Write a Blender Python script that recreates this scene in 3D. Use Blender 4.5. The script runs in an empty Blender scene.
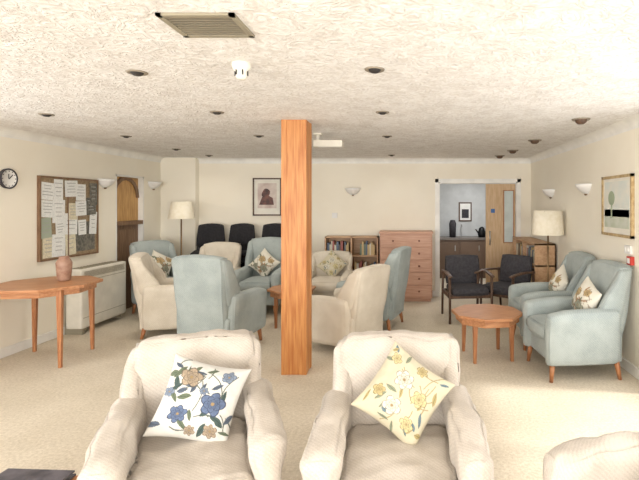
import bpy, bmesh, math, random
from mathutils import Vector, Matrix, Euler, noise
random.seed(7)
scene=bpy.context.scene
H=2.42; XL=-4.3; XR=2.12; YB=8.07; YF=-3.6

# ---------------------------------------------------------------- materials
def lin(c):
    return tuple(((v/255)/12.92 if v/255<=0.04045 else ((v/255+0.055)/1.055)**2.4) for v in c)+(1,)
def mat(name,c,rough=0.7,c2=None,nscale=6,bump=0,bscale=80,metal=0,stretch=(1,1,1),detail=4,bdist=0.01,emit=None,sheen=0,lo=0.35,hi=0.65):
    m=bpy.data.materials.new(name); m.use_nodes=True
    nt=m.node_tree; b=nt.nodes['Principled BSDF']
    b.inputs['Base Color'].default_value=lin(c); b.inputs['Roughness'].default_value=rough
    b.inputs['Metallic'].default_value=metal
    if sheen: b.inputs['Sheen Weight'].default_value=sheen
    tc=nt.nodes.new('ShaderNodeTexCoord'); mp=nt.nodes.new('ShaderNodeMapping')
    mp.inputs['Scale'].default_value=stretch
    nt.links.new(tc.outputs['Object'],mp.inputs['Vector'])
    if c2 is None: c2=tuple(v*0.95 for v in c)
    n=nt.nodes.new('ShaderNodeTexNoise'); n.inputs['Scale'].default_value=nscale; n.inputs['Detail'].default_value=detail
    nt.links.new(mp.outputs[0],n.inputs['Vector'])
    r=nt.nodes.new('ShaderNodeValToRGB'); r.color_ramp.elements[0].position=lo; r.color_ramp.elements[1].position=hi
    r.color_ramp.elements[0].color=lin(c2); r.color_ramp.elements[1].color=lin(c)
    nt.links.new(n.outputs['Fac'],r.inputs['Fac']); nt.links.new(r.outputs['Color'],b.inputs['Base Color'])
    if bump:
        n2=nt.nodes.new('ShaderNodeTexNoise'); n2.inputs['Scale'].default_value=bscale; n2.inputs['Detail'].default_value=3
        nt.links.new(tc.outputs['Object'],n2.inputs['Vector'])
        bp=nt.nodes.new('ShaderNodeBump'); bp.inputs['Strength'].default_value=bump; bp.inputs['Distance'].default_value=bdist
        nt.links.new(n2.outputs['Fac'],bp.inputs['Height']); nt.links.new(bp.outputs['Normal'],b.inputs['Normal'])
    return m
M_wall=mat('wall_paint',(242,236,221),0.85,(239,232,216),2,bump=0.15,bscale=120)
M_wallb=mat('wall_paint_back',(241,234,218),0.85,(238,230,213),2,bump=0.15,bscale=120)
M_trim=mat('white_gloss_paint',(243,241,235),0.45)
M_pine=mat('pine_post_wood',(200,140,80),0.45,(170,102,48),5,stretch=(9,9,0.6),detail=6)
M_oak=mat('honey_wood',(192,138,96),0.4,(168,112,72),6,stretch=(1,8,8),detail=5)
M_oak2=mat('honey_wood_legs',(182,126,84),0.4,(158,100,62),6,stretch=(8,8,1),detail=5)
M_beech=mat('beech_wood',(200,164,128),0.5,(180,140,104),5,stretch=(1,6,8))
M_pink=mat('pinkish_veneer',(204,162,138),0.5,(190,144,120),5,stretch=(1,6,10))
M_knob=mat('dark_wood_knob',(120,70,48),0.4)
M_darkwood=mat('dark_brown_wood',(98,74,58),0.5,(76,54,40),5,stretch=(8,8,1))
M_doorb=mat('brown_door_wood',(136,106,80),0.5,(112,84,60),5,stretch=(8,8,1))
M_gold=mat('golden_oak_panel',(206,164,106),0.5,(182,138,82),5,stretch=(8,8,1))
M_doorw=mat('door_veneer',(210,182,148),0.45,(196,164,126),5,stretch=(8,8,1))
M_black=mat('black_fabric',(40,38,42),0.85,(28,27,30),30,bump=0.2)
M_char=mat('charcoal_fabric',(66,64,68),0.85,(50,48,53),30,bump=0.2)
M_blackm=mat('black_metal',(28,28,30),0.4,metal=0.6)
M_brass=mat('aged_brass',(150,124,92),0.4,metal=0.7)
M_ring=mat('downlight_ring',(150,140,124),0.5,metal=0.2)
M_chrome=mat('steel',(190,190,190),0.3,metal=0.9)
M_shade=mat('lamp_shade_linen',(242,234,216),0.9,(234,225,202),20)
M_white=mat('white_plastic',(238,236,232),0.5)
M_cream=mat('cream_plastic',(230,225,212),0.5)
M_grille=mat('vent_grille',(150,142,122),0.6)
M_dark=mat('dark_recess',(46,42,40),0.7)
M_red=mat('red_plastic',(190,60,50),0.5)
M_glass=mat('wired_glass',(206,216,214),0.15)
M_vase=mat('pink_brown_ceramic',(176,142,122),0.5,(150,112,92),18)
M_kwall=mat('kitchen_wall_paint',(204,206,206),0.8)
M_kcab=mat('kitchen_cabinet',(112,90,74),0.5)
M_ktop=mat('kitchen_worktop',(120,112,106),0.4)

def fabric(name,c,c2,weave=260,wr=0.25):
    m=bpy.data.materials.new(name); m.use_nodes=True; nt=m.node_tree; b=nt.nodes['Principled BSDF']
    b.inputs['Roughness'].default_value=0.95; b.inputs['Sheen Weight'].default_value=0.1
    tc=nt.nodes.new('ShaderNodeTexCoord')
    n=nt.nodes.new('ShaderNodeTexNoise'); n.inputs['Scale'].default_value=weave; n.inputs['Detail'].default_value=2
    nt.links.new(tc.outputs['Object'],n.inputs['Vector'])
    n3=nt.nodes.new('ShaderNodeTexNoise'); n3.inputs['Scale'].default_value=5; n3.inputs['Detail'].default_value=4
    nt.links.new(tc.outputs['Object'],n3.inputs['Vector'])
    w=nt.nodes.new('ShaderNodeTexWave'); w.inputs['Scale'].default_value=28; w.inputs['Distortion'].default_value=1.2; w.bands_direction='DIAGONAL'
    nt.links.new(tc.outputs['Object'],w.inputs['Vector'])
    a=nt.nodes.new('ShaderNodeMath'); a.operation='ADD'; nt.links.new(n.outputs['Fac'],a.inputs[0]); nt.links.new(n3.outputs['Fac'],a.inputs[1])
    a2=nt.nodes.new('ShaderNodeMath'); a2.operation='MULTIPLY_ADD'; a2.inputs[1].default_value=0.14; nt.links.new(w.outputs['Fac'],a2.inputs[0]); nt.links.new(a.outputs[0],a2.inputs[2])
    r=nt.nodes.new('ShaderNodeValToRGB'); r.color_ramp.elements[0].position=0.7; r.color_ramp.elements[1].position=1.05
    a3=nt.nodes.new('ShaderNodeMath'); a3.operation='MULTIPLY'; a3.inputs[1].default_value=0.8; nt.links.new(a2.outputs[0],a3.inputs[0])
    r.color_ramp.elements[0].color=lin(c2); r.color_ramp.elements[1].color=lin(c)
    nt.links.new(a3.outputs[0],r.inputs['Fac']); nt.links.new(r.outputs[0],b.inputs['Base Color'])
    bp=nt.nodes.new('ShaderNodeBump'); bp.inputs['Strength'].default_value=wr; bp.inputs['Distance'].default_value=0.02
    nt.links.new(a2.outputs[0],bp.inputs['Height']); nt.links.new(bp.outputs[0],b.inputs['Normal'])
    return m
M_fcream=fabric('cream_loose_cover',(206,197,186),(184,174,162),wr=0.2)
M_fteal=fabric('grey_blue_upholstery',(170,178,175),(146,155,153),wr=0.12)
M_fcream2=fabric('ivory_upholstery',(216,207,191),(198,187,169),wr=0.12)

# carpet
M_carpet=bpy.data.materials.new('beige_carpet'); M_carpet.use_nodes=True
nt=M_carpet.node_tree; b=nt.nodes['Principled BSDF']; b.inputs['Roughness'].default_value=0.97
tc=nt.nodes.new('ShaderNodeTexCoord')
n1=nt.nodes.new('ShaderNodeTexNoise'); n1.inputs['Scale'].default_value=45; n1.inputs['Detail'].default_value=5; n1.inputs['Roughness'].default_value=0.8
n2=nt.nodes.new('ShaderNodeTexNoise'); n2.inputs['Scale'].default_value=1.1; n2.inputs['Detail'].default_value=5
for n in (n1,n2): nt.links.new(tc.outputs['Object'],n.inputs['Vector'])
mx=nt.nodes.new('ShaderNodeMath'); mx.operation='MULTIPLY_ADD'; mx.inputs[1].default_value=0.6
nt.links.new(n2.outputs['Fac'],mx.inputs[0]); nt.links.new(n1.outputs['Fac'],mx.inputs[2])
r=nt.nodes.new('ShaderNodeValToRGB'); r.color_ramp.elements[0].position=0.6; r.color_ramp.elements[1].position=1.0
r.color_ramp.elements[0].color=lin((186,173,151)); r.color_ramp.elements[1].color=lin((226,215,196))
nt.links.new(mx.outputs[0],r.inputs['Fac']); nt.links.new(r.outputs[0],b.inputs['Base Color'])
bp=nt.nodes.new('ShaderNodeBump'); bp.inputs['Strength'].default_value=0.4; bp.inputs['Distance'].default_value=0.01
nt.links.new(n1.outputs['Fac'],bp.inputs['Height']); nt.links.new(bp.outputs[0],b.inputs['Normal'])
# artex ceiling
M_ceil=bpy.data.materials.new('artex_ceiling'); M_ceil.use_nodes=True
nt=M_ceil.node_tree; b=nt.nodes['Principled BSDF']; b.inputs['Roughness'].default_value=0.8
tc=nt.nodes.new('ShaderNodeTexCoord')
n1=nt.nodes.new('ShaderNodeTexNoise'); n1.inputs['Scale'].default_value=13; n1.inputs['Detail'].default_value=5; n1.inputs['Distortion'].default_value=3.0
nt.links.new(tc.outputs['Object'],n1.inputs['Vector'])
v1=nt.nodes.new('ShaderNodeTexVoronoi'); v1.inputs['Scale'].default_value=7; v1.feature='SMOOTH_F1'
nt.links.new(tc.outputs['Object'],v1.inputs['Vector'])
mx=nt.nodes.new('ShaderNodeMath'); mx.operation='MULTIPLY_ADD'; mx.inputs[1].default_value=0.25
nt.links.new(v1.outputs['Distance'],mx.inputs[0]); nt.links.new(n1.outputs['Fac'],mx.inputs[2])
r=nt.nodes.new('ShaderNodeValToRGB'); r.color_ramp.elements[0].position=0.45; r.color_ramp.elements[1].position=0.75
r.color_ramp.elements[0].color=lin((218,213,207)); r.color_ramp.elements[1].color=lin((242,240,237))
nt.links.new(mx.outputs[0],r.inputs['Fac']); nt.links.new(r.outputs[0],b.inputs['Base Color'])
bp=nt.nodes.new('ShaderNodeBump'); bp.inputs['Strength'].default_value=0.7; bp.inputs['Distance'].default_value=0.03
nt.links.new(mx.outputs[0],bp.inputs['Height']); nt.links.new(bp.outputs[0],b.inputs['Normal'])
# vertex colour fabric
M_vcol=bpy.data.materials.new('printed_floral_fabric'); M_vcol.use_nodes=True
nt=M_vcol.node_tree; b=nt.nodes['Principled BSDF']; b.inputs['Roughness'].default_value=0.9
at=nt.nodes.new('ShaderNodeAttribute'); at.attribute_name='Col'; nt.links.new(at.outputs['Color'],b.inputs['Base Color'])

# ---------------------------------------------------------------- builder
class B:
    def __init__(s): s.V=[];s.F=[];s.M=[];s.S=[]
    def add(s,v,f,m=0,smooth=False,mtx=None):
        o=len(s.V)
        for p in v:
            p=Vector(p)
            if mtx is not None: p=mtx@p
            s.V.append(p)
        for q in f:
            s.F.append([i+o for i in q]); s.M.append(m); s.S.append(smooth)
    def box(s,c,size,m=0,mtx=None,rot=None):
        x,y,z=[k/2 for k in size]
        v=[Vector((a*x,b_*y,g*z)) for a in(-1,1) for b_ in(-1,1) for g in(-1,1)]
        if rot: 
            R=Euler(rot).to_matrix(); v=[R@p for p in v]
        v=[p+Vector(c) for p in v]
        s.add(v,[(0,1,3,2),(4,6,7,5),(0,4,5,1),(2,3,7,6),(0,2,6,4),(1,5,7,3)],m,False,mtx)
    def bb(s,a,b_,m=0,mtx=None):
        s.box([(a[i]+b_[i])/2 for i in range(3)],[abs(b_[i]-a[i]) for i in range(3)],m,mtx)
    def soft(s,c,size,r,m=0,n=10,puff=0,fn=None,mtx=None):
        h=[k/2 for k in size]; V=[];idx={};F=[]
        def vert(i,j,k):
            key=(i,j,k)
            if key in idx: return idx[key]
            u=[math.sin((q/n*2-1)*math.pi/2) for q in key]
            p=[u[a]*h[a] for a in range(3)]
            inn=[max(-(h[a]-r),min(h[a]-r,p[a])) for a in range(3)]
            d=Vector([p[a]-inn[a] for a in range(3)])
            if d.length>1e-9: d=d.normalized()
            q=Vector(inn)+d*r
            pf=1
            for a in range(3):
                if abs(u[a])<0.9999: pf*=max(0,1-u[a]**2)
            q+=d*puff*pf
            q+=Vector(c)
            if fn: q=Vector(fn(q.x,q.y,q.z))
            V.append(q); idx[key]=len(V)-1
            return idx[key]
        for i in range(n):
            for j in range(n):
                for a in range(3):
                    for e in (0,n):
                        def mk(p,q):
                            t=[0,0,0]; t[a]=e; t[(a+1)%3]=p; t[(a+2)%3]=q; return vert(*t)
                        F.append((mk(i,j),mk(i+1,j),mk(i+1,j+1),mk(i,j+1)))
        s.add(V,F,m,True,mtx)
    def cyl(s,p0,p1,r0,r1,m=0,seg=14,smooth=True,mtx=None):
        p0=Vector(p0);p1=Vector(p1);d=(p1-p0).normalized();q=d.to_track_quat('Z','Y')
        V=[]
        for p,r in((p0,r0),(p1,r1)):
            for i in range(seg):
                a=2*math.pi*i/seg; V.append(p+q@Vector((r*math.cos(a),r*math.sin(a),0)))
        s.add(V,[(i,(i+1)%seg,seg+(i+1)%seg,seg+i) for i in range(seg)],m,smooth,mtx)
        s.add(V,[tuple(range(seg)),tuple(range(seg,2*seg))],m,False,mtx)
    def lathe(s,prof,c=(0,0,0),m=0,seg=24,a0=0,a1=2*math.pi,mtx=None):
        full=abs(a1-a0-2*math.pi)<1e-6; k=seg if full else seg+1; V=[]
        for r,z in prof:
            for i in range(k):
                a=a0+(a1-a0)*i/seg; V.append(Vector(c)+Vector((r*math.cos(a),r*math.sin(a),z)))
        F=[]
        for j in range(len(prof)-1):
            for i in range(seg):
                i2=(i+1)%k; F.append((j*k+i,j*k+i2,(j+1)*k+i2,(j+1)*k+i))
        s.add(V,F,m,True,mtx)
    def prism(s,pts,z0,z1,m=0,mtx=None):
        n=len(pts); V=[(x,y,z0) for x,y in pts]+[(x,y,z1) for x,y in pts]
        s.add(V,[tuple(range(n)),tuple(range(n,2*n))]+[(i,(i+1)%n,n+(i+1)%n,n+i) for i in range(n)],m,False,mtx)
    def mesh(s,name,mats):
        me=bpy.data.meshes.new(name); me.from_pydata(s.V,[],s.F)
        for mm in mats: me.materials.append(mm)
        me.polygons.foreach_set('material_index',s.M); me.polygons.foreach_set('use_smooth',s.S)
        bm=bmesh.new(); bm.from_mesh(me); bmesh.ops.remove_doubles(bm,verts=bm.verts,dist=1e-6)
        bmesh.ops.recalc_face_normals(bm,faces=bm.faces); bm.to_mesh(me); bm.free()
        return me
    def obj(s,name,mats,loc=(0,0,0),rz=0,bevel=0):
        return place(s.mesh(name,mats),name,loc,rz,bevel)
def place(me,name,loc=(0,0,0),rz=0,bevel=0):
    o=bpy.data.objects.new(name,me); scene.collection.objects.link(o)
    o.location=loc; o.rotation_euler=(0,0,math.radians(rz))
    if bevel:
        md=o.modifiers.new('bevel','BEVEL'); md.width=bevel; md.segments=2; md.limit_method='ANGLE'; md.angle_limit=math.radians(50)
    return o

# ---------------------------------------------------------------- room shell
T=0.15
b=B(); b.bb((XL-T,YF-T,-0.1),(XR+T,YB+0.001,0)); b.bb((0.0,YB,-0.1),(3.2,10.6,0)); b.obj('floor',[M_carpet])
b=B(); b.bb((XL-T,YF-T,H),(XR+T,YB+T,H+0.1)); b.obj('ceiling',[M_ceil])
DY0,DY1,DZ=6.72,7.44,2.06
LY0,LY1,LZ0,LZ1=-2.6,4.0,0.75,2.15   # unseen left window, added outside the frame to bring in more light
b=B(); b.bb((XL-T,YF,0),(XL,LY0,H)); b.bb((XL-T,LY0,0),(XL,LY1,LZ0)); b.bb((XL-T,LY0,LZ1),(XL,LY1,H)); b.bb((XL-T,LY1,0),(XL,DY0,H)); b.bb((XL-T,DY1,0),(XL,YB,H)); b.bb((XL-T,DY0,DZ),(XL,DY1,H)); b.obj('wall_left',[M_wall])
b=B()
for i in range(6): b.box((XL-0.08,LY0+0.03+(LY1-LY0-0.06)*i/5,(LZ0+LZ1)/2),(0.06,0.06,LZ1-LZ0))
for z in (LZ0+0.03,LZ1-0.03): b.box((XL-0.08,(LY0+LY1)/2,z),(0.06,LY1-LY0,0.06))
b.obj('added_window_left',[M_trim],bevel=0.005)
WY0,WY1,WZ0,WZ1=0.4,3.95,0.12,2.12
b=B(); b.bb((XR,YF,0),(XR+T,WY0,H)); b.bb((XR,WY1,0),(XR+T,YB,H)); b.bb((XR,WY0,0),(XR+T,WY1,WZ0)); b.bb((XR,WY0,WZ1),(XR+T,WY1,H)); b.obj('wall_right',[M_wall])
b=B()
for y in (WY0+0.03,1.58,2.77,WY1-0.03): b.box((XR+0.08,y,(WZ0+WZ1)/2),(0.06,0.06,WZ1-WZ0))
for z in (WZ0+0.03,WZ1-0.03): b.box((XR+0.08,(WY0+WY1)/2,z),(0.06,WY1-WY0,0.06))
b.obj('window_1',[M_trim],bevel=0.005)
OX0,OX1,OZ=0.50,1.88,2.0
b=B(); b.bb((XL-T,YB,0),(OX0,YB+T,H)); b.bb((OX1,YB,0),(XR+T,YB+T,H)); b.bb((OX0,YB,OZ),(OX1,YB+T,H)); b.obj('wall_back',[M_wallb])
b=B(); b.bb((XL,YB-0.14,0),(-3.70,YB,H)); b.obj('wall_pier',[M_wall])
FX0,FX1,FZ0,FZ1=-3.8,1.7,0.4,2.25
b=B(); b.bb((XL,YF-T,0),(FX0,YF,H)); b.bb((FX1,YF-T,0),(XR,YF,H)); b.bb((FX0,YF-T,0),(FX1,YF,FZ0)); b.bb((FX0,YF-T,FZ1),(FX1,YF,H)); b.obj('wall_front',[M_wall])
b=B()
for i in range(6): b.box((FX0+0.03+(FX1-FX0-0.06)*i/5,YF-0.08,(FZ0+FZ1)/2),(0.06,0.06,FZ1-FZ0))
for z in(FZ0+0.03,FZ1-0.03): b.box(((FX0+FX1)/2,YF-0.08,z),(FX1-FX0,0.06,0.06))
b.obj('added_window_front',[M_trim],bevel=0.005)  # unseen window behind the camera, added to light the room
def cove(name,p0,p1,nx,ny):
    b=B(); R=0.09
    pts=[(0,0),(0,-R)]+[(R*(1-math.cos(t)),-R*(1-math.sin(t))) for t in [math.pi/2*i/6 for i in range(1,6)]]+[(R,0)]
    V=[]
    for p in(p0,p1):
        for u,w in pts: V.append((p[0]+nx*u,p[1]+ny*u,H+w))
    n=len(pts); b.add(V,[(i,(i+1)%n,n+(i+1)%n,n+i) for i in range(n)]+[tuple(range(n)),tuple(range(n,2*n))],0,False)
    b.obj(name,[M_trim])
cove('trim_1',(XL,YF),(XL,YB-0.14),1,0); cove('trim_2',(XR,YF),(XR,YB),-1,0); cove('trim_3',(-3.7,YB),(XR,YB),0,-1)
b=B(); b.bb((XL,YF,0),(XL+0.02,DY0-0.06,0.1)); b.bb((XL,DY1+0.06,0),(XL+0.02,YB-0.14,0.1)); b.obj('baseboard_left',[M_trim],bevel=0.004)
b=B(); b.bb((XR-0.02,WY1,0),(XR,YB,0.1)); b.bb((XR-0.02,YF,0),(XR,WY0,0.1)); b.obj('baseboard_right',[M_trim],bevel=0.004)
b=B(); b.bb((-3.7,YB-0.02,0),(OX0-0.06,YB,0.1)); b.bb((OX1+0.06,YB-0.02,0),(XR-0.02,YB,0.1)); b.bb((XL+0.02,YB-0.16,0),(-3.7,YB-0.14,0.1)); b.obj('baseboard_back',[M_trim],bevel=0.004)
# left door
b=B()
b.bb((XL-0.12,DY0+0.002,0),(XL-0.08,DY1-0.002,1.35),0); b.bb((XL-0.12,DY0+0.002,1.35),(XL-0.08,DY1-0.002,DZ-0.002),1)
b.bb((XL-0.08,DY0+0.03,1.30),(XL+0.0,DY1-0.03,1.36),0)
for y in(DY0+0.017,DY1-0.017): b.bb((XL-0.12,y-0.015,0),(XL-0.001,y+0.015,DZ-0.002),2)
b.bb((XL-0.12,DY0+0.002,DZ-0.03),(XL-0.001,DY1-0.002,DZ-0.002),2)
for k in range(8):
    a0=math.pi*k/8; a1=math.pi*(k+1)/8; cy=(DY0+DY1)/2; rr=0.27
    pts=[(cy+rr*math.cos(a0),1.72+rr*math.sin(a0)),(cy+rr*math.cos(a1),1.72+rr*math.sin(a1)),(cy+(rr+0.06)*math.cos(a1),1.72+(rr+0.06)*math.sin(a1)),(cy+(rr+0.06)*math.cos(a0),1.72+(rr+0.06)*math.sin(a0))]
    mt=Matrix(((0,0,1,XL-0.08),(1,0,0,0),(0,1,0,0),(0,0,0,1)))
    b.prism([(p[0],min(p[1],DZ-0.04)) for p in pts],0,0.02,0,mt)
for z in(0.15,0.75): b.bb((XL-0.082,DY0+0.12,z),(XL-0.07,DY1-0.12,z+0.48),0)
b.cyl((XL-0.08,DY0+0.09,1.0),(XL-0.03,DY0+0.09,1.0),0.02,0.025,3)
b.obj('door_1',[M_doorb,M_gold,M_trim,M_brass])
# back doorway
b=B()
b.bb((OX0-0.06,YB-0.02,0),(OX0-0.0,YB,OZ+0.06)); b.bb((OX1,YB-0.02,0),(OX1+0.06,YB,OZ+0.06)); b.bb((OX0-0.06,YB-0.02,OZ),(OX1+0.06,YB,OZ+0.06))
b.bb((OX0,YB-0.02,0),(OX0+0.02,YB+T,OZ)); b.bb((OX1-0.02,YB-0.02,0),(OX1,YB+T,OZ)); b.bb((OX0,YB-0.02,OZ-0.02),(OX1,YB+T,OZ))
b.obj('trim_4',[M_trim],bevel=0.004)
b=B(); w=0.52
b.bb((-w,-0.02,0.01),(0,0.02,OZ-0.03),0)
b.bb((-0.2,-0.024,0.95),(-0.04,0.024,1.85),1)
b.bb((-0.215,-0.03,0.935),(-0.2,0.03,1.865),2); b.bb((-0.04,-0.03,0.935),(-0.025,0.03,1.865),2); b.bb((-0.215,-0.03,1.85),(-0.025,0.03,1.865),2);b.bb((-0.215,-0.03,0.935),(-0.025,0.03,0.95),2)
b.cyl((-w+0.06,-0.06,0.9),(-w+0.06,-0.06,1.15),0.012,0.012,3); b.cyl((-w+0.06,-0.06,0.92),(-w+0.06,0,0.92),0.01,0.01,3); b.cyl((-w+0.06,-0.06,1.13),(-w+0.06,0,1.13),0.01,0.01,3)
b.bb((-w+0.01,-0.024,0.05),(-0.02,-0.02,0.25),3); b.box((-w+0.12,-0.022,1.5),(0.07,0.004,0.07),4)
b.obj('door_2',[M_doorw,M_glass,M_oak2,M_chrome,mat('blue_door_sign',(70,110,170),0.5)],loc=(OX1-0.03,YB+0.04,0),rz=4)
# kitchen beyond
b=B(); b.bb((-0.1,YB+T,0),(0,10.6,H)); b.bb((3.2,YB+T,0),(3.3,10.6,H)); b.bb((-0.1,10.6,0),(3.3,10.7,H)); b.obj('wall_kitchen',[M_kwall])
b=B(); b.bb((-0.1,YB+T,H),(3.3,10.7,H+0.1)); b.obj('ceiling_kitchen',[M_trim])
b=B(); b.bb((0.02,10.0,0.1),(3.18,10.58,0.84),0); b.bb((0.02,9.97,0.84),(3.18,10.59,0.88),1)
for i in range(6): 
    b.bb((0.05+i*0.52,9.98,0.15),(0.53+i*0.52,10.0,0.8),0); b.bb((0.45+i*0.52,9.965,0.6),(0.47+i*0.52,9.98,0.72),2)
b.bb((0.02,10.05,0),(3.18,10.5,0.1),0)
b.cyl((1.15,10.35,0.88),(1.15,10.35,1.15),0.012,0.012,2); b.cyl((1.15,10.35,1.15),(1.15,10.2,1.12),0.012,0.012,2)
b.obj('wooden_sideboard_counter',[M_kcab,M_ktop,M_chrome],bevel=0.003)
b=B(); b.bb((1.12,10.58,1.22),(1.42,10.6,1.66),0); b.bb((1.15,10.57,1.25),(1.39,10.58,1.63),1); b.bb((1.19,10.565,1.3),(1.35,10.57,1.5),2)
b.obj('framed_picture_in_kitchen',[M_darkwood,M_white,M_char])
b=B(); b.lathe([(0.0,0),(0.08,0),(0.09,0.08),(0.06,0.2),(0.02,0.23),(0,0.235)],(1.6,10.25,0.883),0); b.cyl((1.69,10.25,0.93),(1.69,10.25,1.06),0.01,0.01,0); b.cyl((1.52,10.25,0.98),(1.46,10.25,1.06),0.018,0.01,0); b.obj('kettle',[M_blackm])
b=B(); b.lathe([(0,0),(0.07,0),(0.08,0.3),(0.05,0.38),(0,0.38)],(0.95,10.25,0.883),0); b.obj('storage_jar',[M_char])

# ---------------------------------------------------------------- post
b=B(); px0,px1,py0,py1=-1.217,-0.985,4.36,4.59
b.bb((px0,py0,0),(px1,py1,H)); b.bb((px0-0.004,py0-0.004,0),(px0+0.05,py0+0.05,H)); b.bb((px1-0.05,py0-0.004,0),(px1+0.004,py0+0.05,H)); b.bb((px0-0.004,py1-0.05,0),(px0+0.05,py1+0.004,H)); b.bb((px1-0.05,py1-0.05,0),(px1+0.004,py1+0.004,H))
b.obj('wooden_post',[M_pine],bevel=0.003)

# ---------------------------------------------------------------- armchairs
def ss(t): t=max(0,min(1,t)); return t*t*(3-2*t)
def chair_mesh(name,W,HH,AH,fab,n=10,wr=0.0,seed=0,skirt=0.15,wing=0.24,seat=0.5,lean=0.14):
    b=B(); hw=W/2
    def nz(p):
        if not wr: return p
        v=Vector(p); q=v*5+Vector((seed,0,0)); q2=Vector((v.x*14,v.y*14,v.z*8))+Vector((seed,3,0))
        q3=Vector((v.x*30,v.y*30,v.z*9))+Vector((seed,1,5))
        r_=v+Vector((noise.noise(q),noise.noise(q+Vector((7,0,0))),noise.noise(q+Vector((0,9,0)))))*wr+Vector((noise.noise(q2),noise.noise(q2+Vector((5,0,0))),noise.noise(q2+Vector((0,5,0)))))*wr*0.6
        if wr>0.01: k=noise.noise(q3)*wr*0.3; r_+=Vector((k,k,0))
        return r_
    b.soft((0,0.0,(skirt+seat-0.08)/2),(W-0.12,0.68,seat-0.08-skirt),0.03,0,n,0,lambda x,y,z:nz((x,y,z)))
    b.soft((0,-0.085,seat-0.075),(W-0.25,0.62,0.15),0.055,0,n,0.025,lambda x,y,z:nz((x,y,z)))
    z0=0.2
    def fb(x,y,z):
        t=(z-z0)/(HH-z0); tt=max(0,(z-0.4)/(HH-0.4))
        return nz((x*(0.90+0.11*ss(t)),y+lean*tt+0.02*math.sin(t*5),z+0.018*(1-(x/hw)**2)*ss(t*1.5-0.5)))
    b.soft((0,0.27,(z0+HH)/2),(W-0.15,0.15,HH-z0),0.045,0,n,0.015,fb)
    for sg in(-1,1):
        zb=AH-0.12; zt=HH-0.01
        def fw(x,y,z):
            t=(z-zb)/(zt-zb); rear=0.32; d=rear-y
            y2=rear-d*(1-0.42*ss(t*1.2-0.2))
            fl=d/0.3
            return nz((x+sg*0.025*fl*ss(t*2),y2+lean*max(0,(z-0.4)/(HH-0.4))-0.02,z-0.03*fl*ss(t*1.5-0.5)))
        b.soft((sg*(hw-0.095),0.32-wing/2,(zb+zt)/2),(0.085,wing,zt-zb),0.04,0,n,0.008,fw)
        def fa(x,y,z):
            t=(z-skirt)/(AH-skirt); xc=sg*(hw-0.07); fr=(0.3-y)/0.68
            return nz((xc+(x-xc)*(1+0.32*ss((t-0.55)/0.4))+sg*0.012*fr,y,z-0.02*fr*t-0.02*ss((fr-0.75)*4)*t))
        b.soft((sg*(hw-0.07),-0.05,(skirt+AH)/2),(0.115,0.70,AH-skirt),0.055,0,n,0.006,fa)
        for yy in(-0.33,0.28):
            b.cyl((sg*(hw-0.08),yy,skirt+0.03),(sg*(hw-0.06),yy+(0.03 if yy>0 else -0.02),0.0),0.028,0.017,1,10)
    return b.mesh(name,[fab,M_oak2])
me_f1=chair_mesh('armchair_cover_a',0.755,0.865,0.64,M_fcream,34,0.017,1,skirt=0.1,wing=0.17,seat=0.46)
me_f2=chair_mesh('armchair_cover_b',0.765,0.865,0.64,M_fcream,34,0.017,14,skirt=0.1,wing=0.17,seat=0.46)
me_f3=chair_mesh('armchair_cover_c',0.78,0.87,0.66,M_fcream,26,0.017,23,skirt=0.1,wing=0.17,seat=0.46)
me_t=chair_mesh('armchair_grey_blue',0.70,1.03,0.66,M_fteal,12,0.003,4)
me_tb=chair_mesh('armchair_grey_blue_b',0.72,1.06,0.66,M_fteal,12,0.003,5)
me_c=chair_mesh('armchair_ivory',0.70,0.98,0.64,M_fcream2,14,0.006,9,skirt=0.1)
me_cg=chair_mesh('armchair_ivory_g',0.70,0.92,0.62,M_fcream2,14,0.006,29,skirt=0.1)
me_cl=chair_mesh('armchair_ivory_low',0.74,0.84,0.6,M_fcream2,12,0.006,11,skirt=0.1)
A=[place(me_f1,'armchair',(-1.055,2.24,0),22),place(me_f2,'armchair',(-0.06,2.23,0),2),place(me_f3,'armchair',(1.01,1.60,0),-78)]
A.append(place(me_tb,'armchair',(-2.13,5.18,0),170))   # B
A.append(place(me_c,'armchair',(-3.02,5.88,0),110))   # A
A.append(place(me_t,'armchair',(-3.68,6.87,0),55))    # C
A.append(place(me_c,'armchair',(-2.98,6.98,0),4))     # D
A.append(place(me_tb,'armchair',(-2.24,6.98,0),0))     # E
A.append(place(me_cg,'armchair',(-0.74,5.24,0),-122))  # G
A.append(place(me_t,'armchair',(-0.48,6.12,0),-105))  # H
A.append(place(me_cl,'armchair',(-1.25,7.0,0),0))    # I
A.append(place(me_t,'armchair',(1.60,4.50,0),-84))    # K2
A.append(place(me_t,'armchair',(1.62,5.38,0),-90))    # K1

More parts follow.
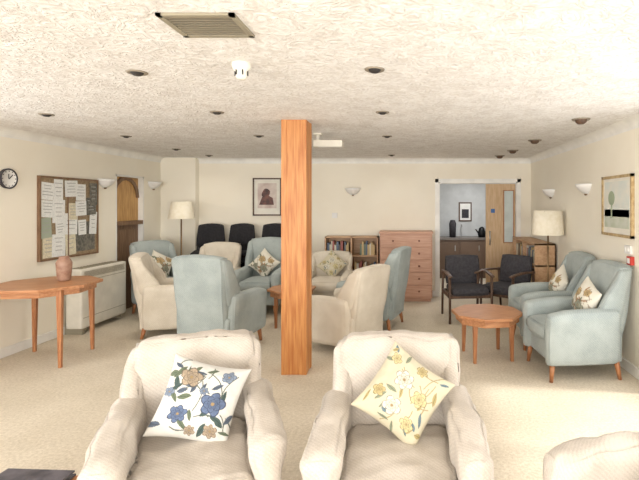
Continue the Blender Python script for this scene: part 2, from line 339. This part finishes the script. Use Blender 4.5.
# ---------------------------------------------------------------- floral cushions
def flower_print(bg,fl,lv,st,seed,pos,nl=22,ls=1.0):
    rnd=random.Random(seed); F=[];L=[];S=[]
    for i,(x,y,r,k) in enumerate(pos): F.append((x,y,r,rnd.choice([5,6]),rnd.random()*6,fl[k]))
    for i in range(nl):
        x,y=rnd.uniform(-.92,.92),rnd.uniform(-.92,.92); L.append((x,y,rnd.uniform(0.11,0.22)*ls,rnd.uniform(0.035,0.07)*ls,rnd.random()*6.3,lv[i%len(lv)]))
    for i in range(14):
        a=(rnd.uniform(-.9,.9),rnd.uniform(-.9,.9)); t=rnd.random()*6.3; l=rnd.uniform(.3,.8); S.append((a[0],a[1],a[0]+l*math.cos(t),a[1]+l*math.sin(t)))
    def f(u,v):
        c=bg
        for x0,y0,x1,y1 in S:
            dx,dy=x1-x0,y1-y0; t=max(0,min(1,((u-x0)*dx+(v-y0)*dy)/(dx*dx+dy*dy)))
            bend=0.12*math.sin(t*3.14)
            if math.hypot(u-x0-t*dx+bend*dy,v-y0-t*dy-bend*dx)<0.014: c=st
        for x,y,a,w,t,col in L:
            p=(u-x)*math.cos(t)+(v-y)*math.sin(t); q=-(u-x)*math.sin(t)+(v-y)*math.cos(t)
            if abs(p)<a and abs(q-0.25*w*math.sin(p/a*2))<w*(1-(p/a)**2): c=col if abs(q)>0.01 else tuple(z*0.8 for z in col)
        for x,y,r,k,t,col in F:
            d=math.hypot(u-x,(v-y)*1.15)
            if d<r:
                a=math.atan2(v-y,u-x)+t
                for layer,(rs,ph) in enumerate(((1.0,0),(0.68,0.6),(0.4,1.1))):
                    aa=a+ph; e=r*rs*(0.68+0.32*abs(math.cos(k*aa/2)))*(1+0.10*noise.noise(Vector((aa*2,seed,layer))))
                    if d<e:
                        g=d/e; sh=(0.86+0.22*g if g<0.9 else 0.70)*(1.0-0.04*layer)
                        sh*=1+0.10*noise.noise(Vector((math.cos(aa)*9,math.sin(aa)*9,g*2)))
                        c=tuple(min(255,z*sh) for z in col)
                        if abs(math.cos(k*aa/2))<0.13: c=tuple(z*0.78 for z in col)
                if d<r*0.14: c=(150,128,92)
        return c
    return f
PR1=flower_print((208,206,200),[(92,106,134),(158,142,122),(120,132,150)],[(70,86,82),(98,108,88),(84,94,108)],(94,100,92),3,
   [(0.38,-0.08,0.36,0),(-0.4,0.5,0.32,1),(-0.42,-0.45,0.26,0),(0.55,0.68,0.2,2),(0.5,-0.72,0.2,1),(-0.85,0.05,0.15,2),(0.05,0.2,0.13,2),(0.0,-0.8,0.15,1)],30,1.1)
PR2=flower_print((196,187,162),[(190,178,134),(202,198,182),(178,162,116)],[(132,138,116),(164,148,102),(104,122,130)],(156,142,106),5,
   [(-0.2,0.3,0.32,1),(0.45,0.1,0.26,0),(-0.1,-0.45,0.3,1),(-0.65,-0.3,0.2,2),(0.5,-0.6,0.22,0),(0.1,0.8,0.18,2),(-0.7,0.65,0.18,0)],24,0.9)
PR3=flower_print((218,213,198),[(180,156,114),(146,146,128)],[(120,128,106),(162,128,96)],(136,120,98),8,[(-0.3,0.2,0.4,0),(0.4,-0.3,0.38,1),(0.4,0.6,0.3,0),(-0.4,-0.6,0.3,1)],18,1.3)
def cushion(parent,lc,tilt,inpl,size,pr,n=40,thick=0.085,yaw=0):
    V=[];Fc=[];C=[];h=size/2
    for side in(-1,1):
        for i in range(n+1):
            for j in range(n+1):
                u=-1+2*i/n; v=-1+2*j/n
                x=u*h*(1-0.11*(1-v*v)); z=v*h*(1-0.11*(1-u*u))
                q=(max(0,(1-u**2))*max(0,(1-v**2)))
                t=thick*(0.4*q**0.4+0.6*q**0.8)+ (0.012*q**0.25)
                e=1-q
                wv=0.014*noise.noise(Vector((u*2.5,v*2.5,side*3+size*40)))*q**0.5+0.009*noise.noise(Vector((u*7,v*7,side*5)))*q**0.3*e
                V.append((x,side*(t+wv),z)); C.append(pr(u,v))
    m=(n+1)**2
    for s_ in(0,1):
        for i in range(n):
            for j in range(n):
                a=s_*m+i*(n+1)+j; q=(a,a+1,a+n+2,a+n+1); Fc.append(q if s_ else q[::-1])
    me=bpy.data.meshes.new('cushion'); me.from_pydata(V,[],Fc); me.materials.append(M_vcol)
    ca=me.color_attributes.new('Col','FLOAT_COLOR','POINT')
    for k,c in enumerate(C): ca.data[k].color=lin(c)
    for p in me.polygons: p.use_smooth=True
    bm=bmesh.new(); bm.from_mesh(me); bmesh.ops.remove_doubles(bm,verts=bm.verts,dist=1e-5); bm.to_mesh(me); bm.free()
    o=bpy.data.objects.new('floral_cushion',me); scene.collection.objects.link(o)
    pm=Matrix.Translation(parent.location)@parent.rotation_euler.to_matrix().to_4x4()
    o.matrix_world=pm@Matrix.Translation(lc)@Matrix.Rotation(math.radians(yaw),4,'Z')@Matrix.Rotation(math.radians(-tilt),4,'X')@Matrix.Rotation(math.radians(inpl),4,'Y')
    return o
cushion(A[0],(0.03,0.03,0.645),28,19,0.385,PR1,170)
cushion(A[1],(0.03,0.05,0.675),26,36,0.375,PR2,170)
cushion(A[7],(0.0,0.1,0.70),18,40,0.36,PR3)
cushion(A[5],(0.0,0.1,0.70),18,30,0.36,PR3)
cushion(A[10],(0.05,0.1,0.68),20,40,0.36,PR2)
cushion(A[11],(0.05,0.1,0.69),20,20,0.36,PR3)
cushion(A[12],(0.05,0.1,0.69),20,30,0.36,PR3)

# ---------------------------------------------------------------- tables
def octa(R,rot=22.5): return [(R*math.cos(math.radians(rot+45*i)),R*math.sin(math.radians(rot+45*i))) for i in range(8)]
def octa_table(name,loc,R,h,rz,legr=0.7,apron=0.09,ls=0.05):
    b=B(); b.prism(octa(R),h-0.03,h,0); b.prism(octa(R*0.88),h-0.03-apron,h-0.03,0)
    for i in range(4):
        a=math.radians(45+90*i); x,y=R*legr*math.cos(a),R*legr*math.sin(a)
        s=ls/2; V=[(x+p*s,y+q*s,h-0.03) for p,q in((-1,-1),(1,-1),(1,1),(-1,1))]+[(x*1.03+p*s*0.6,y*1.03+q*s*0.6,0) for p,q in((-1,-1),(1,-1),(1,1),(-1,1))]
        b.add(V,[(0,1,2,3),(4,5,6,7),(0,1,5,4),(1,2,6,5),(2,3,7,6),(3,0,4,7)],1)
    return b.obj(name,[M_oak,M_oak2],loc,rz,bevel=0.004)
octa_table('octagonal_table',(-3.79,4.80,0),0.49,0.80,8,0.82,0.06)
octa_table('octagonal_coffee_table',(0.82,4.9,0),0.38,0.48,10,0.72,0.07)
octa_table('octagonal_coffee_table',(-1.58,6.16,0),0.32,0.50,0,0.72,0.07)
b=B(); b.prism([(-0.36,-0.3),(0.36,-0.3),(0.36,0.3),(-0.36,0.3)],0.40,0.43,0)
for x in(-0.31,0.31):
    for y in(-0.25,0.25): b.box((x,y,0.2),(0.045,0.045,0.4),1)
b.box((0,0,0.37),(0.6,0.48,0.05),0); b.obj('low_magazine_table',[M_oak,M_oak2],(-1.78,1.72,0),0,bevel=0.004)
M_mag=mat('magazine_cover',(44,44,54),0.3,(96,92,100),14); M_mag2=mat('magazine_cover_pale',(150,146,150),0.3,(100,94,98),12)
b=B()
for i,(x,y,r_) in enumerate([(0.18,0.17,0.1),(0.15,0.12,-0.1),(-0.18,0.14,0.2),(0.16,0.14,0.1),(0.18,0.16,-0.05)]): b.box((x,y,0.436+i*0.008),(0.3,0.22,0.007),(0,1,1,0,0)[i],rot=(0,0,r_))
b.obj('magazines',[M_mag,M_mag2],(-1.78,1.72,0.001))
b=B(); b.lathe([(0,0),(0.05,0),(0.062,0.02),(0.07,0.12),(0.075,0.19),(0.06,0.225),(0.045,0.24),(0.05,0.26),(0.04,0.26),(0.035,0.235)],(0,0,0),0,20); b.obj('vase',[M_vase],(-3.70,4.92,0.801))

# ---------------------------------------------------------------- left wall items
b=B(); mt=Matrix(((0,0,1,0),(1,0,0,0),(0,1,0,0),(0,0,0,1)))
b.lathe([(0,0.0),(0.105,0.0),(0.11,0.03),(0.1,0.04),(0.093,0.028)],(0,0,0),1,32,mtx=mt); b.lathe([(0.093,0.028),(0,0.028)],(0,0,0),0,32,mtx=mt)
for k in range(12):
    a=k*math.pi/6; b.box((0.03,0.08*math.cos(a),0.08*math.sin(a)),(0.003,0.01,0.01),1)
b.box((0.032,0.02,0.02),(0.003,0.065,0.008),1,rot=(0.8,0,0)); b.box((0.034,-0.01,0.025),(0.003,0.007,0.05),1)
b.obj('wall_clock',[M_white,M_char],(XL+0.001,4.90,1.89))
M_board=mat('notice_board_cork',(160,140,112),0.9,(138,118,92),40); M_paper=mat('paper',(236,236,232),0.8,(218,220,218),60); M_paper2=mat('paper_buff',(224,216,190),0.8,(200,192,168),50); M_paper3=mat('poster_dark',(84,84,80),0.7,(130,126,114),30); M_paperb=mat('paper_green',(168,178,160),0.8); M_ink=mat('printed_text',(172,172,170),0.8)
b=B(); y0,y1,z0,z1=5.32,6.28,0.97,1.93
b.bb((0,y0,z0),(0.02,y1,z1),0)
for a_,c_ in(((0,y0-0.02,z0-0.02),(0.035,y1+0.02,z0)),((0,y0-0.02,z1),(0.035,y1+0.02,z1+0.02)),((0,y0-0.02,z0),(0.035,y0,z1)),((0,y1,z0),(0.035,y1+0.02,z1)),((0,5.74,z0),(0.03,5.76,z1))): b.bb(a_,c_,1)
rnd=random.Random(11)
b.bb((0.02,5.8,z0+0.04),(0.022,6.24,z0+0.42),4)
k=0
for i in range(5):
    for j in range(4):
        w_=rnd.uniform(0.14,0.23); h_=rnd.uniform(0.18,0.31); 
        yy=y0+0.1+i*0.19+rnd.uniform(-.03,.03); zz=z0+0.14+j*0.225+rnd.uniform(-.035,.035)
        if i==2: yy+=0.02
        if i>=3 and j==0: continue
        yy=min(max(yy,y0+w_/2+0.01),y1-w_/2-0.01); zz=min(max(zz,z0+h_/2+0.01),z1-h_/2-0.01)
        k+=1; xx=0.021+0.0008*k; rr=rnd.uniform(-.07,.07)
        b.box((xx,yy,zz),(0.0008,w_,h_),rnd.choice([2,2,2,2,3,5]) if not(i>=3 and rnd.random()<.25) else 4,rot=(rr,0,0))
        for l in range(4): b.box((xx+0.0006,yy,zz+h_*0.33-l*h_*0.18),(0.0004,w_*rnd.uniform(.4,.8),0.008),6,rot=(rr,0,0))
b.obj('notice_board',[M_board,M_doorb,M_paper,M_paper2,M_paper3,M_paperb,M_ink],(XL+0.001,0,0))
b=B()
b.soft((0.13,6.12,0.44),(0.2,0.9,0.74),0.02,0,8); b.bb((0.0,5.75,0.03),(0.2,5.82,0.12),1); b.bb((0.0,6.42,0.03),(0.2,6.49,0.12),1)
for i in range(14): b.bb((0.05,5.72+i*0.058,0.805),(0.2,5.75+i*0.058,0.815),1)
b.bb((0.228,5.70,0.66),(0.233,6.54,0.665),1); b.bb((0.228,5.70,0.2),(0.233,6.54,0.205),1)
for i in range(9): b.bb((0.228,5.72,0.70+i*0.009),(0.233,6.52,0.703+i*0.009),1)
b.bb((0.0,5.70,0.0),(0.22,5.74,0.12),1)
b.obj('storage_heater',[M_cream,M_grille],(XL+0.021,0,0))
def wall_light(x,y,z,rz):
    b=B(); prof=[(0.02,-0.08),(0.06,-0.065),(0.1,-0.035),(0.13,0.005),(0.14,0.04),(0.13,0.04),(0.09,-0.02),(0.0,-0.06)]
    b.lathe(prof,(0,0,0),0,20,math.pi,2*math.pi); b.box((0,-0.01,-0.03),(0.09,0.02,0.1),0)
    b.lathe([(0,-0.1),(0.015,-0.095),(0.02,-0.08)],(0,-0.02,0),1,12)
    b.obj('wall_light',[M_white,M_brass],(x,y,z),rz)
wall_light(XL+0.001,6.46,1.93,90); wall_light(XL+0.001,7.68,1.95,90)
wall_light(XR-0.001,6.87,1.80,-90); wall_light(XR-0.001,5.5,1.82,-90); wall_light(-1.0,YB-0.001,1.86,0)
M_pb=mat('picture_background',(220,210,200),0.6,(190,168,160),6); M_pf=mat('picture_figure',(130,86,76),0.6,(70,54,54),12); M_mount=mat('picture_mount',(234,230,218),0.7)
M_gilt=mat('gilt_frame',(196,172,130),0.45,(164,138,96),20); M_land=mat('landscape_print',(180,188,164),0.6,(206,208,198),7,lo=0.3,hi=0.7)
M_sky=mat('print_sky',(206,214,210),0.6,(226,222,210),5)
b=B(); w,h=0.5,0.66
b.box((0,-0.012,0),(w-0.04,0.012,h-0.04),1); b.box((0,-0.02,0.02),(w*0.66,0.006,h*0.66),2)
for sx in(-1,1): b.box((sx*(w/2-0.012),-0.015,0),(0.024,0.03,h),0); b.box((0,-0.015,sx*(h/2-0.012)),(w,0.03,0.024),0)
R=Matrix.Translation((-0.02,-0.024,0.06))@Matrix.Rotation(math.pi/2,4,'X')
b.prism([(0.07*math.cos(a)*(1+0.2*math.sin(2*a)),0.085*math.sin(a)) for a in[i*0.4 for i in range(16)]],0,0.004,3,R)
b.prism([(-0.12,-0.2),(0.14,-0.2),(0.12,-0.08),(0.03,-0.03),(-0.06,-0.05)],0,0.005,3,R)
b.obj('framed_portrait_picture',[M_darkwood,M_mount,M_pb,M_pf],(-2.50,YB-0.001,1.745))
b=B(); w,h=0.68,0.62
b.box((0,-0.012,0),(w-0.04,0.012,h-0.04),1); b.box((0,-0.02,0.07),(w*0.8,0.006,h*0.58),3); b.box((0,-0.02,-0.13),(w*0.8,0.006,h*0.3),2)
for sx in(-1,1): b.box((sx*(w/2-0.014),-0.015,0),(0.028,0.03,h),0); b.box((0,-0.015,sx*(h/2-0.014)),(w,0.03,0.028),0)
R=Matrix.Translation((-0.1,-0.024,-0.02))@Matrix.Rotation(math.pi/2,4,'X')
b.prism([(-0.012,-0.1),(0.012,-0.1),(0.01,0.05),(-0.01,0.05)],0,0.004,4,R); b.prism([(0.07*math.cos(a),0.1+0.075*math.sin(a)) for a in[i*0.52 for i in range(12)]],0,0.005,4,R)
b.obj('framed_landscape_picture',[M_gilt,M_mount,M_land,M_sky,mat('print_tree',(160,172,146),0.7)],(XR-0.001,4.68,1.60),-90)
b=B(); b.box((0,-0.02,0),(0.08,0.04,0.08),0); b.box((0,-0.042,0),(0.05,0.005,0.05),1); b.obj('fire_alarm_call_point',[M_red,M_white],(XR-0.001,4.38,1.08),-90,bevel=0.004)
b=B(); b.box((0,-0.012,0),(0.09,0.024,0.09),0); b.box((0,-0.028,0.0),(0.02,0.008,0.035),0); b.obj('light_switch',[M_white],(-1.32,YB-0.001,1.42),0,bevel=0.003)
b=B(); b.box((0,-0.012,0),(0.12,0.024,0.08),0); b.box((0.03,-0.028,0.0),(0.02,0.008,0.035),0); b.box((-0.03,-0.028,0.0),(0.02,0.008,0.035),0); b.obj('light_switch',[M_white],(XR-0.001,4.44,1.18),-90,bevel=0.003)

# ---------------------------------------------------------------- back furniture
b=B(); x0,x1,yf,yb_=-0.50,0.37,7.6,8.04
b.bb((x0,yf+0.01,0.06),(x1,yb_,1.13),0); b.bb((x0-0.015,yf-0.01,1.13),(x1+0.015,yb_,1.16),0); b.bb((x0+0.02,yf+0.04,0),(x1-0.02,yb_,0.06),0)
for i in range(5):
    z=0.08+i*0.208; b.bb((x0+0.02,yf-0.008,z),(x1-0.02,yf+0.01,z+0.195),0)
    for kx in(0.22,0.65): b.cyl((x0+kx,yf-0.008,z+0.1),(x0+kx,yf-0.035,z+0.1),0.012,0.018,1,10)
b.obj('chest_of_drawers',[M_pink,M_knob],bevel=0.004)
M_books=[mat('book_%d'%i,c,0.6) for i,c in enumerate([(160,96,88),(100,112,130),(214,208,192),(116,128,112),(196,170,124),(100,94,90)])]
def bookcase(name,w,h,d,loc,rz,shelves=2,fill=0.6,top=False):
    b=B(); t=0.022
    b.bb((-w/2,0,0),(-w/2+t,d,h),0); b.bb((w/2-t,0,0),(w/2,d,h),0); b.bb((-w/2,0,h-t),(w/2,d,h),0); b.bb((-w/2,d-0.01,0),(w/2,d,h),0); b.bb((-t/2,0,0),(t/2,d,h),0)
    for i in range(shelves+1):
        z=0.05+i*(h-0.05)/(shelves+1); b.bb((-w/2,0.003,z),(w/2,d,z+t),0)
        x=-w/2+t+0.01
        while x<w/2-t-0.05:
            if abs(x)<0.05: x=0.05
            bw=rnd.uniform(0.018,0.04); bh=rnd.uniform(0.17,0.24)
            if rnd.random()<fill: b.bb((x,0.05,z+t),(x+bw,0.2,z+t+bh),rnd.choice([1,2,3,3,4,5,6]))
            x+=bw+0.002
    b.obj(name,[M_beech]+M_books,loc,rz)
bookcase('low_bookcase',0.9,1.07,0.28,(-0.99,7.76,0),0)
bookcase('low_bookcase',1.42,1.05,0.30,(1.79,7.31,0),-90,fill=0.75)
def stack(name,loc,rz,k=4):
    b=B()
    for i in range(k):
        dz=i*0.12; dy=-i*0.02
        def fs(x,y,z): return (x,y,z+0.08*(x/0.24)**2*0.3+0.02*math.cos(y*8))
        b.soft((0,-0.02+dy,0.44+dz),(0.44,0.42,0.045),0.02,0,6,0,fs)
        b.soft((0,0.2+dy,0.75+dz),(0.46,0.045,0.36),0.02,0,8,0,lambda x,y,z:(x*(1-0.10*max(0,(z-0.7-dz))/0.2),y-0.05*(x/0.22)**2+0.08*(z-0.6-dz),z-0.025*(x/0.22)**2))
        for sx in(-1,1):
            b.cyl((sx*0.2,0.2+dy,0.62+dz),(sx*0.2,0.18+dy,0.42+dz),0.011,0.011,1,8)
            if i==0:
                b.cyl((sx*0.2,-0.18,0.43),(sx*0.23,-0.22,0),0.011,0.011,1,8); b.cyl((sx*0.2,0.18,0.43),(sx*0.23,0.22,0),0.011,0.011,1,8)
            else:
                b.cyl((sx*0.24,-0.2+dy,0.43+dz),(sx*0.245,-0.23+dy,0.1+dz),0.011,0.011,1,8); b.cyl((sx*0.24,0.18+dy,0.43+dz),(sx*0.245,0.2+dy,0.1+dz),0.011,0.011,1,8)
    b.obj(name,[M_black,M_blackm],loc,rz)
stack('stack_of_black_chairs',(-3.36,7.70,0),8,4); stack('stack_of_black_chairs',(-2.86,7.72,0),-4,4); stack('stack_of_black_chairs',(-2.30,7.74,0),0,4)
def arm_chair_dark(loc,rz):
    b=B()
    b.soft((0,-0.02,0.42),(0.5,0.5,0.1),0.035,0,8,0.012)
    b.soft((0,0.24,0.66),(0.5,0.08,0.40),0.035,0,8,0.01,lambda x,y,z:(x,y+0.2*(z-0.46),z))
    for sx in(-1,1):
        b.cyl((sx*0.29,-0.25,0.62),(sx*0.29,-0.27,0),0.02,0.016,1,10); b.cyl((sx*0.29,0.27,0.66),(sx*0.29,0.33,0),0.02,0.016,1,10)
        b.soft((sx*0.29,-0.01,0.64),(0.06,0.6,0.03),0.013,1,6,0,lambda x,y,z:(x,y,z+0.02*math.cos(y*6)))
        b.box((sx*0.285,0,0.36),(0.03,0.54,0.05),1)
    b.box((0,-0.24,0.36),(0.55,0.03,0.05),1); b.box((0,0.26,0.36),(0.55,0.03,0.05),1)
    b.obj('open_arm_chair',[M_char,M_darkwood],loc,rz)
arm_chair_dark((0.80,6.50,0),6); arm_chair_dark((1.36,6.58,0),-45)
def floor_lamp(loc,zs0,zs1,r0,r1):
    b=B(); b.lathe([(0,0),(0.14,0),(0.14,0.015),(0.05,0.035),(0.015,0.06)],(0,0,0),1,24); b.cyl((0,0,0.03),(0,0,zs0+0.05),0.012,0.012,1)
    b.lathe([(r0,zs0),(r1,zs1),(r1-0.004,zs1),(r0-0.004,zs0)],(0,0,0),0,32); b.lathe([(0.0,zs0+0.04),(0.03,zs0+0.06),(0.045,zs0+0.12),(0.03,zs0+0.17),(0,zs0+0.18)],(0,0,0),2,16)
    for k in range(3):
        a=k*2.094; b.cyl((0,0,zs1-0.03),(r1*math.cos(a),r1*math.sin(a),zs1-0.01),0.003,0.003,1,6)
    b.cyl((0,0,zs0),(0,0,zs1-0.02),0.005,0.005,1,6)
    b.obj('floor_lamp',[M_shade,M_brass,M_white],loc)
floor_lamp((1.89,6.30,0),1.20,1.53,0.21,0.19); floor_lamp((-3.74,7.52,0),1.38,1.66,0.20,0.15)

# ---------------------------------------------------------------- ceiling fittings
def spot(x,y,p):
    l=bpy.data.lights.new('fill_spot','SPOT'); l.energy=p; l.spot_size=math.radians(150); l.spot_blend=1.0; l.shadow_soft_size=0.05; l.color=(1,0.95,0.87)  # added fill to brighten the rear; the downlights themselves are off
    o=bpy.data.objects.new('fill_spot',l); scene.collection.objects.link(o); o.location=(x,y,H-0.04)
def downlight(x,y):
    b=B(); b.lathe([(0.036,-0.004),(0.052,-0.009),(0.058,-0.006),(0.06,0)],(0,0,0),0,24); b.lathe([(0,-0.024),(0.022,-0.02),(0.034,-0.010),(0.04,0)],(0,0,0),1,20)
    b.obj('ceiling_downlight',[M_ring,M_dark],(x,y,H-0.0005))
for x,y in [(-1.655,2.79),(-0.21,2.73),(-1.68,4.0),(-0.24,4.0),(-3.34,5.41),(-1.77,5.38),(-0.27,5.41),(-3.4,6.69),(-3.3,7.55),(-0.3,7.5),(-3.24,4.1)]:
    downlight(x,y)
    if y>5: spot(x,y,17 if y<7 else 6)
def eyeball(x,y):
    b=B(); b.lathe([(0.05,-0.004),(0.078,-0.012),(0.084,-0.005),(0.085,0)],(0,0,0),0,24); b.lathe([(0,-0.05),(0.03,-0.047),(0.05,-0.03),(0.056,0)],(0,0,0),1,20)
    b.obj('ceiling_downlight',[M_ring,M_darkwood],(x,y,H-0.0005))
for x,y in [(1.61,4.33),(1.56,5.75),(1.53,6.85),(1.48,7.6)]: eyeball(x,y)
spot(0.9,6.3,17); spot(-1.75,6.7,15)  # two more added fill spots, with no fitting above them
b=B(); w,h=0.33,0.26
for sx in(-1,1): b.box((sx*(w/2-0.012),0,-0.006),(0.024,h,0.012),0); b.box((0,sx*(h/2-0.012),-0.006),(w,0.024,0.012),0)
b.box((0,0,-0.001),(w-0.02,h-0.02,0.002),1)
for i in range(8): b.box((0,-h/2+0.038+i*0.026,-0.007),(w-0.05,0.009,0.006),2)
b.obj('ceiling_vent',[M_grille,mat('vent_dark',(96,88,74),0.8),mat('vent_slat',(134,126,108),0.7)],(-0.9,2.05,H-0.0005),0)
b=B(); b.lathe([(0.052,0),(0.052,-0.02),(0.045,-0.035),(0.03,-0.05),(0.032,-0.075),(0.02,-0.09),(0,-0.092)],(0,0,0),0,24)
for k in range(6):
    a=k*math.pi/3; b.box((0.036*math.cos(a),0.036*math.sin(a),-0.055),(0.006,0.006,0.03),1)
b.obj('smoke_detector',[M_cream,M_dark],(-0.96,2.62,H-0.0005))
b=B(); b.box((0,0,-0.12),(0.32,0.12,0.07),0); b.cyl((-0.12,0,-0.09),(-0.12,0,0),0.018,0.018,0); b.box((-0.12,0,-0.01),(0.09,0.09,0.02),0); b.box((0.02,0,-0.157),(0.26,0.1,0.004),1)
b.obj('emergency_light',[M_cream,M_white],(-0.92,5.2,H-0.0005),0,bevel=0.006)

# ---------------------------------------------------------------- lighting
def area(name,loc,rot,sx,sy,p,col):
    l=bpy.data.lights.new(name,'AREA'); l.shape='RECTANGLE'; l.size=sx; l.size_y=sy; l.energy=p; l.color=col
    o=bpy.data.objects.new(name,l); scene.collection.objects.link(o); o.location=loc; o.rotation_euler=[math.radians(a) for a in rot]; return o
area('fill_light_front',((FX0+FX1)/2,YF+0.02,1.35),(94,0,0),5.2,1.7,320,(1.0,0.99,0.98))  # added general fill from behind the camera
area('window_light_right',(XR-0.02,(WY0+WY1)/2,1.15),(90,0,90),3.4,1.9,58,(1.0,0.98,0.96))
area('fill_light_left',(XL+0.02,(LY0+LY1)/2,1.45),(90,0,-90),6.2,1.3,92,(1.0,0.99,0.98))  # added fill lamp at the added left window
area('kitchen_light',(1.4,9.3,H-0.05),(0,0,0),0.8,0.8,22,(1,1,1))
l=bpy.data.lights.new('sun','SUN'); l.energy=2.3; l.angle=math.radians(6); l.color=(1,0.97,0.91)
o=bpy.data.objects.new('sun',l); scene.collection.objects.link(o); o.rotation_euler=Vector((-0.62,0.10,-0.78)).to_track_quat('-Z','Y').to_euler(); o.location=(6,0,6)
w=bpy.data.worlds.new('world'); scene.world=w; w.use_nodes=True
nt=w.node_tree; bg=nt.nodes['Background']; sk=nt.nodes.new('ShaderNodeTexSky'); sk.sky_type='HOSEK_WILKIE'; sk.turbidity=6; sk.sun_direction=(0.62,-0.1,0.78)
nt.links.new(sk.outputs[0],bg.inputs['Color']); bg.inputs['Strength'].default_value=0.6
scene.view_settings.view_transform='Standard'; scene.view_settings.exposure=0.2

cam=bpy.data.cameras.new('camera'); co=bpy.data.objects.new('camera',cam); scene.collection.objects.link(co); scene.camera=co
co.location=(0,0,1.62); co.rotation_euler=(math.radians(90),0,0)
cam.sensor_width=36; cam.lens=36*460/639; cam.shift_x=-90.5/639; cam.shift_y=-36/639; cam.clip_start=0.05
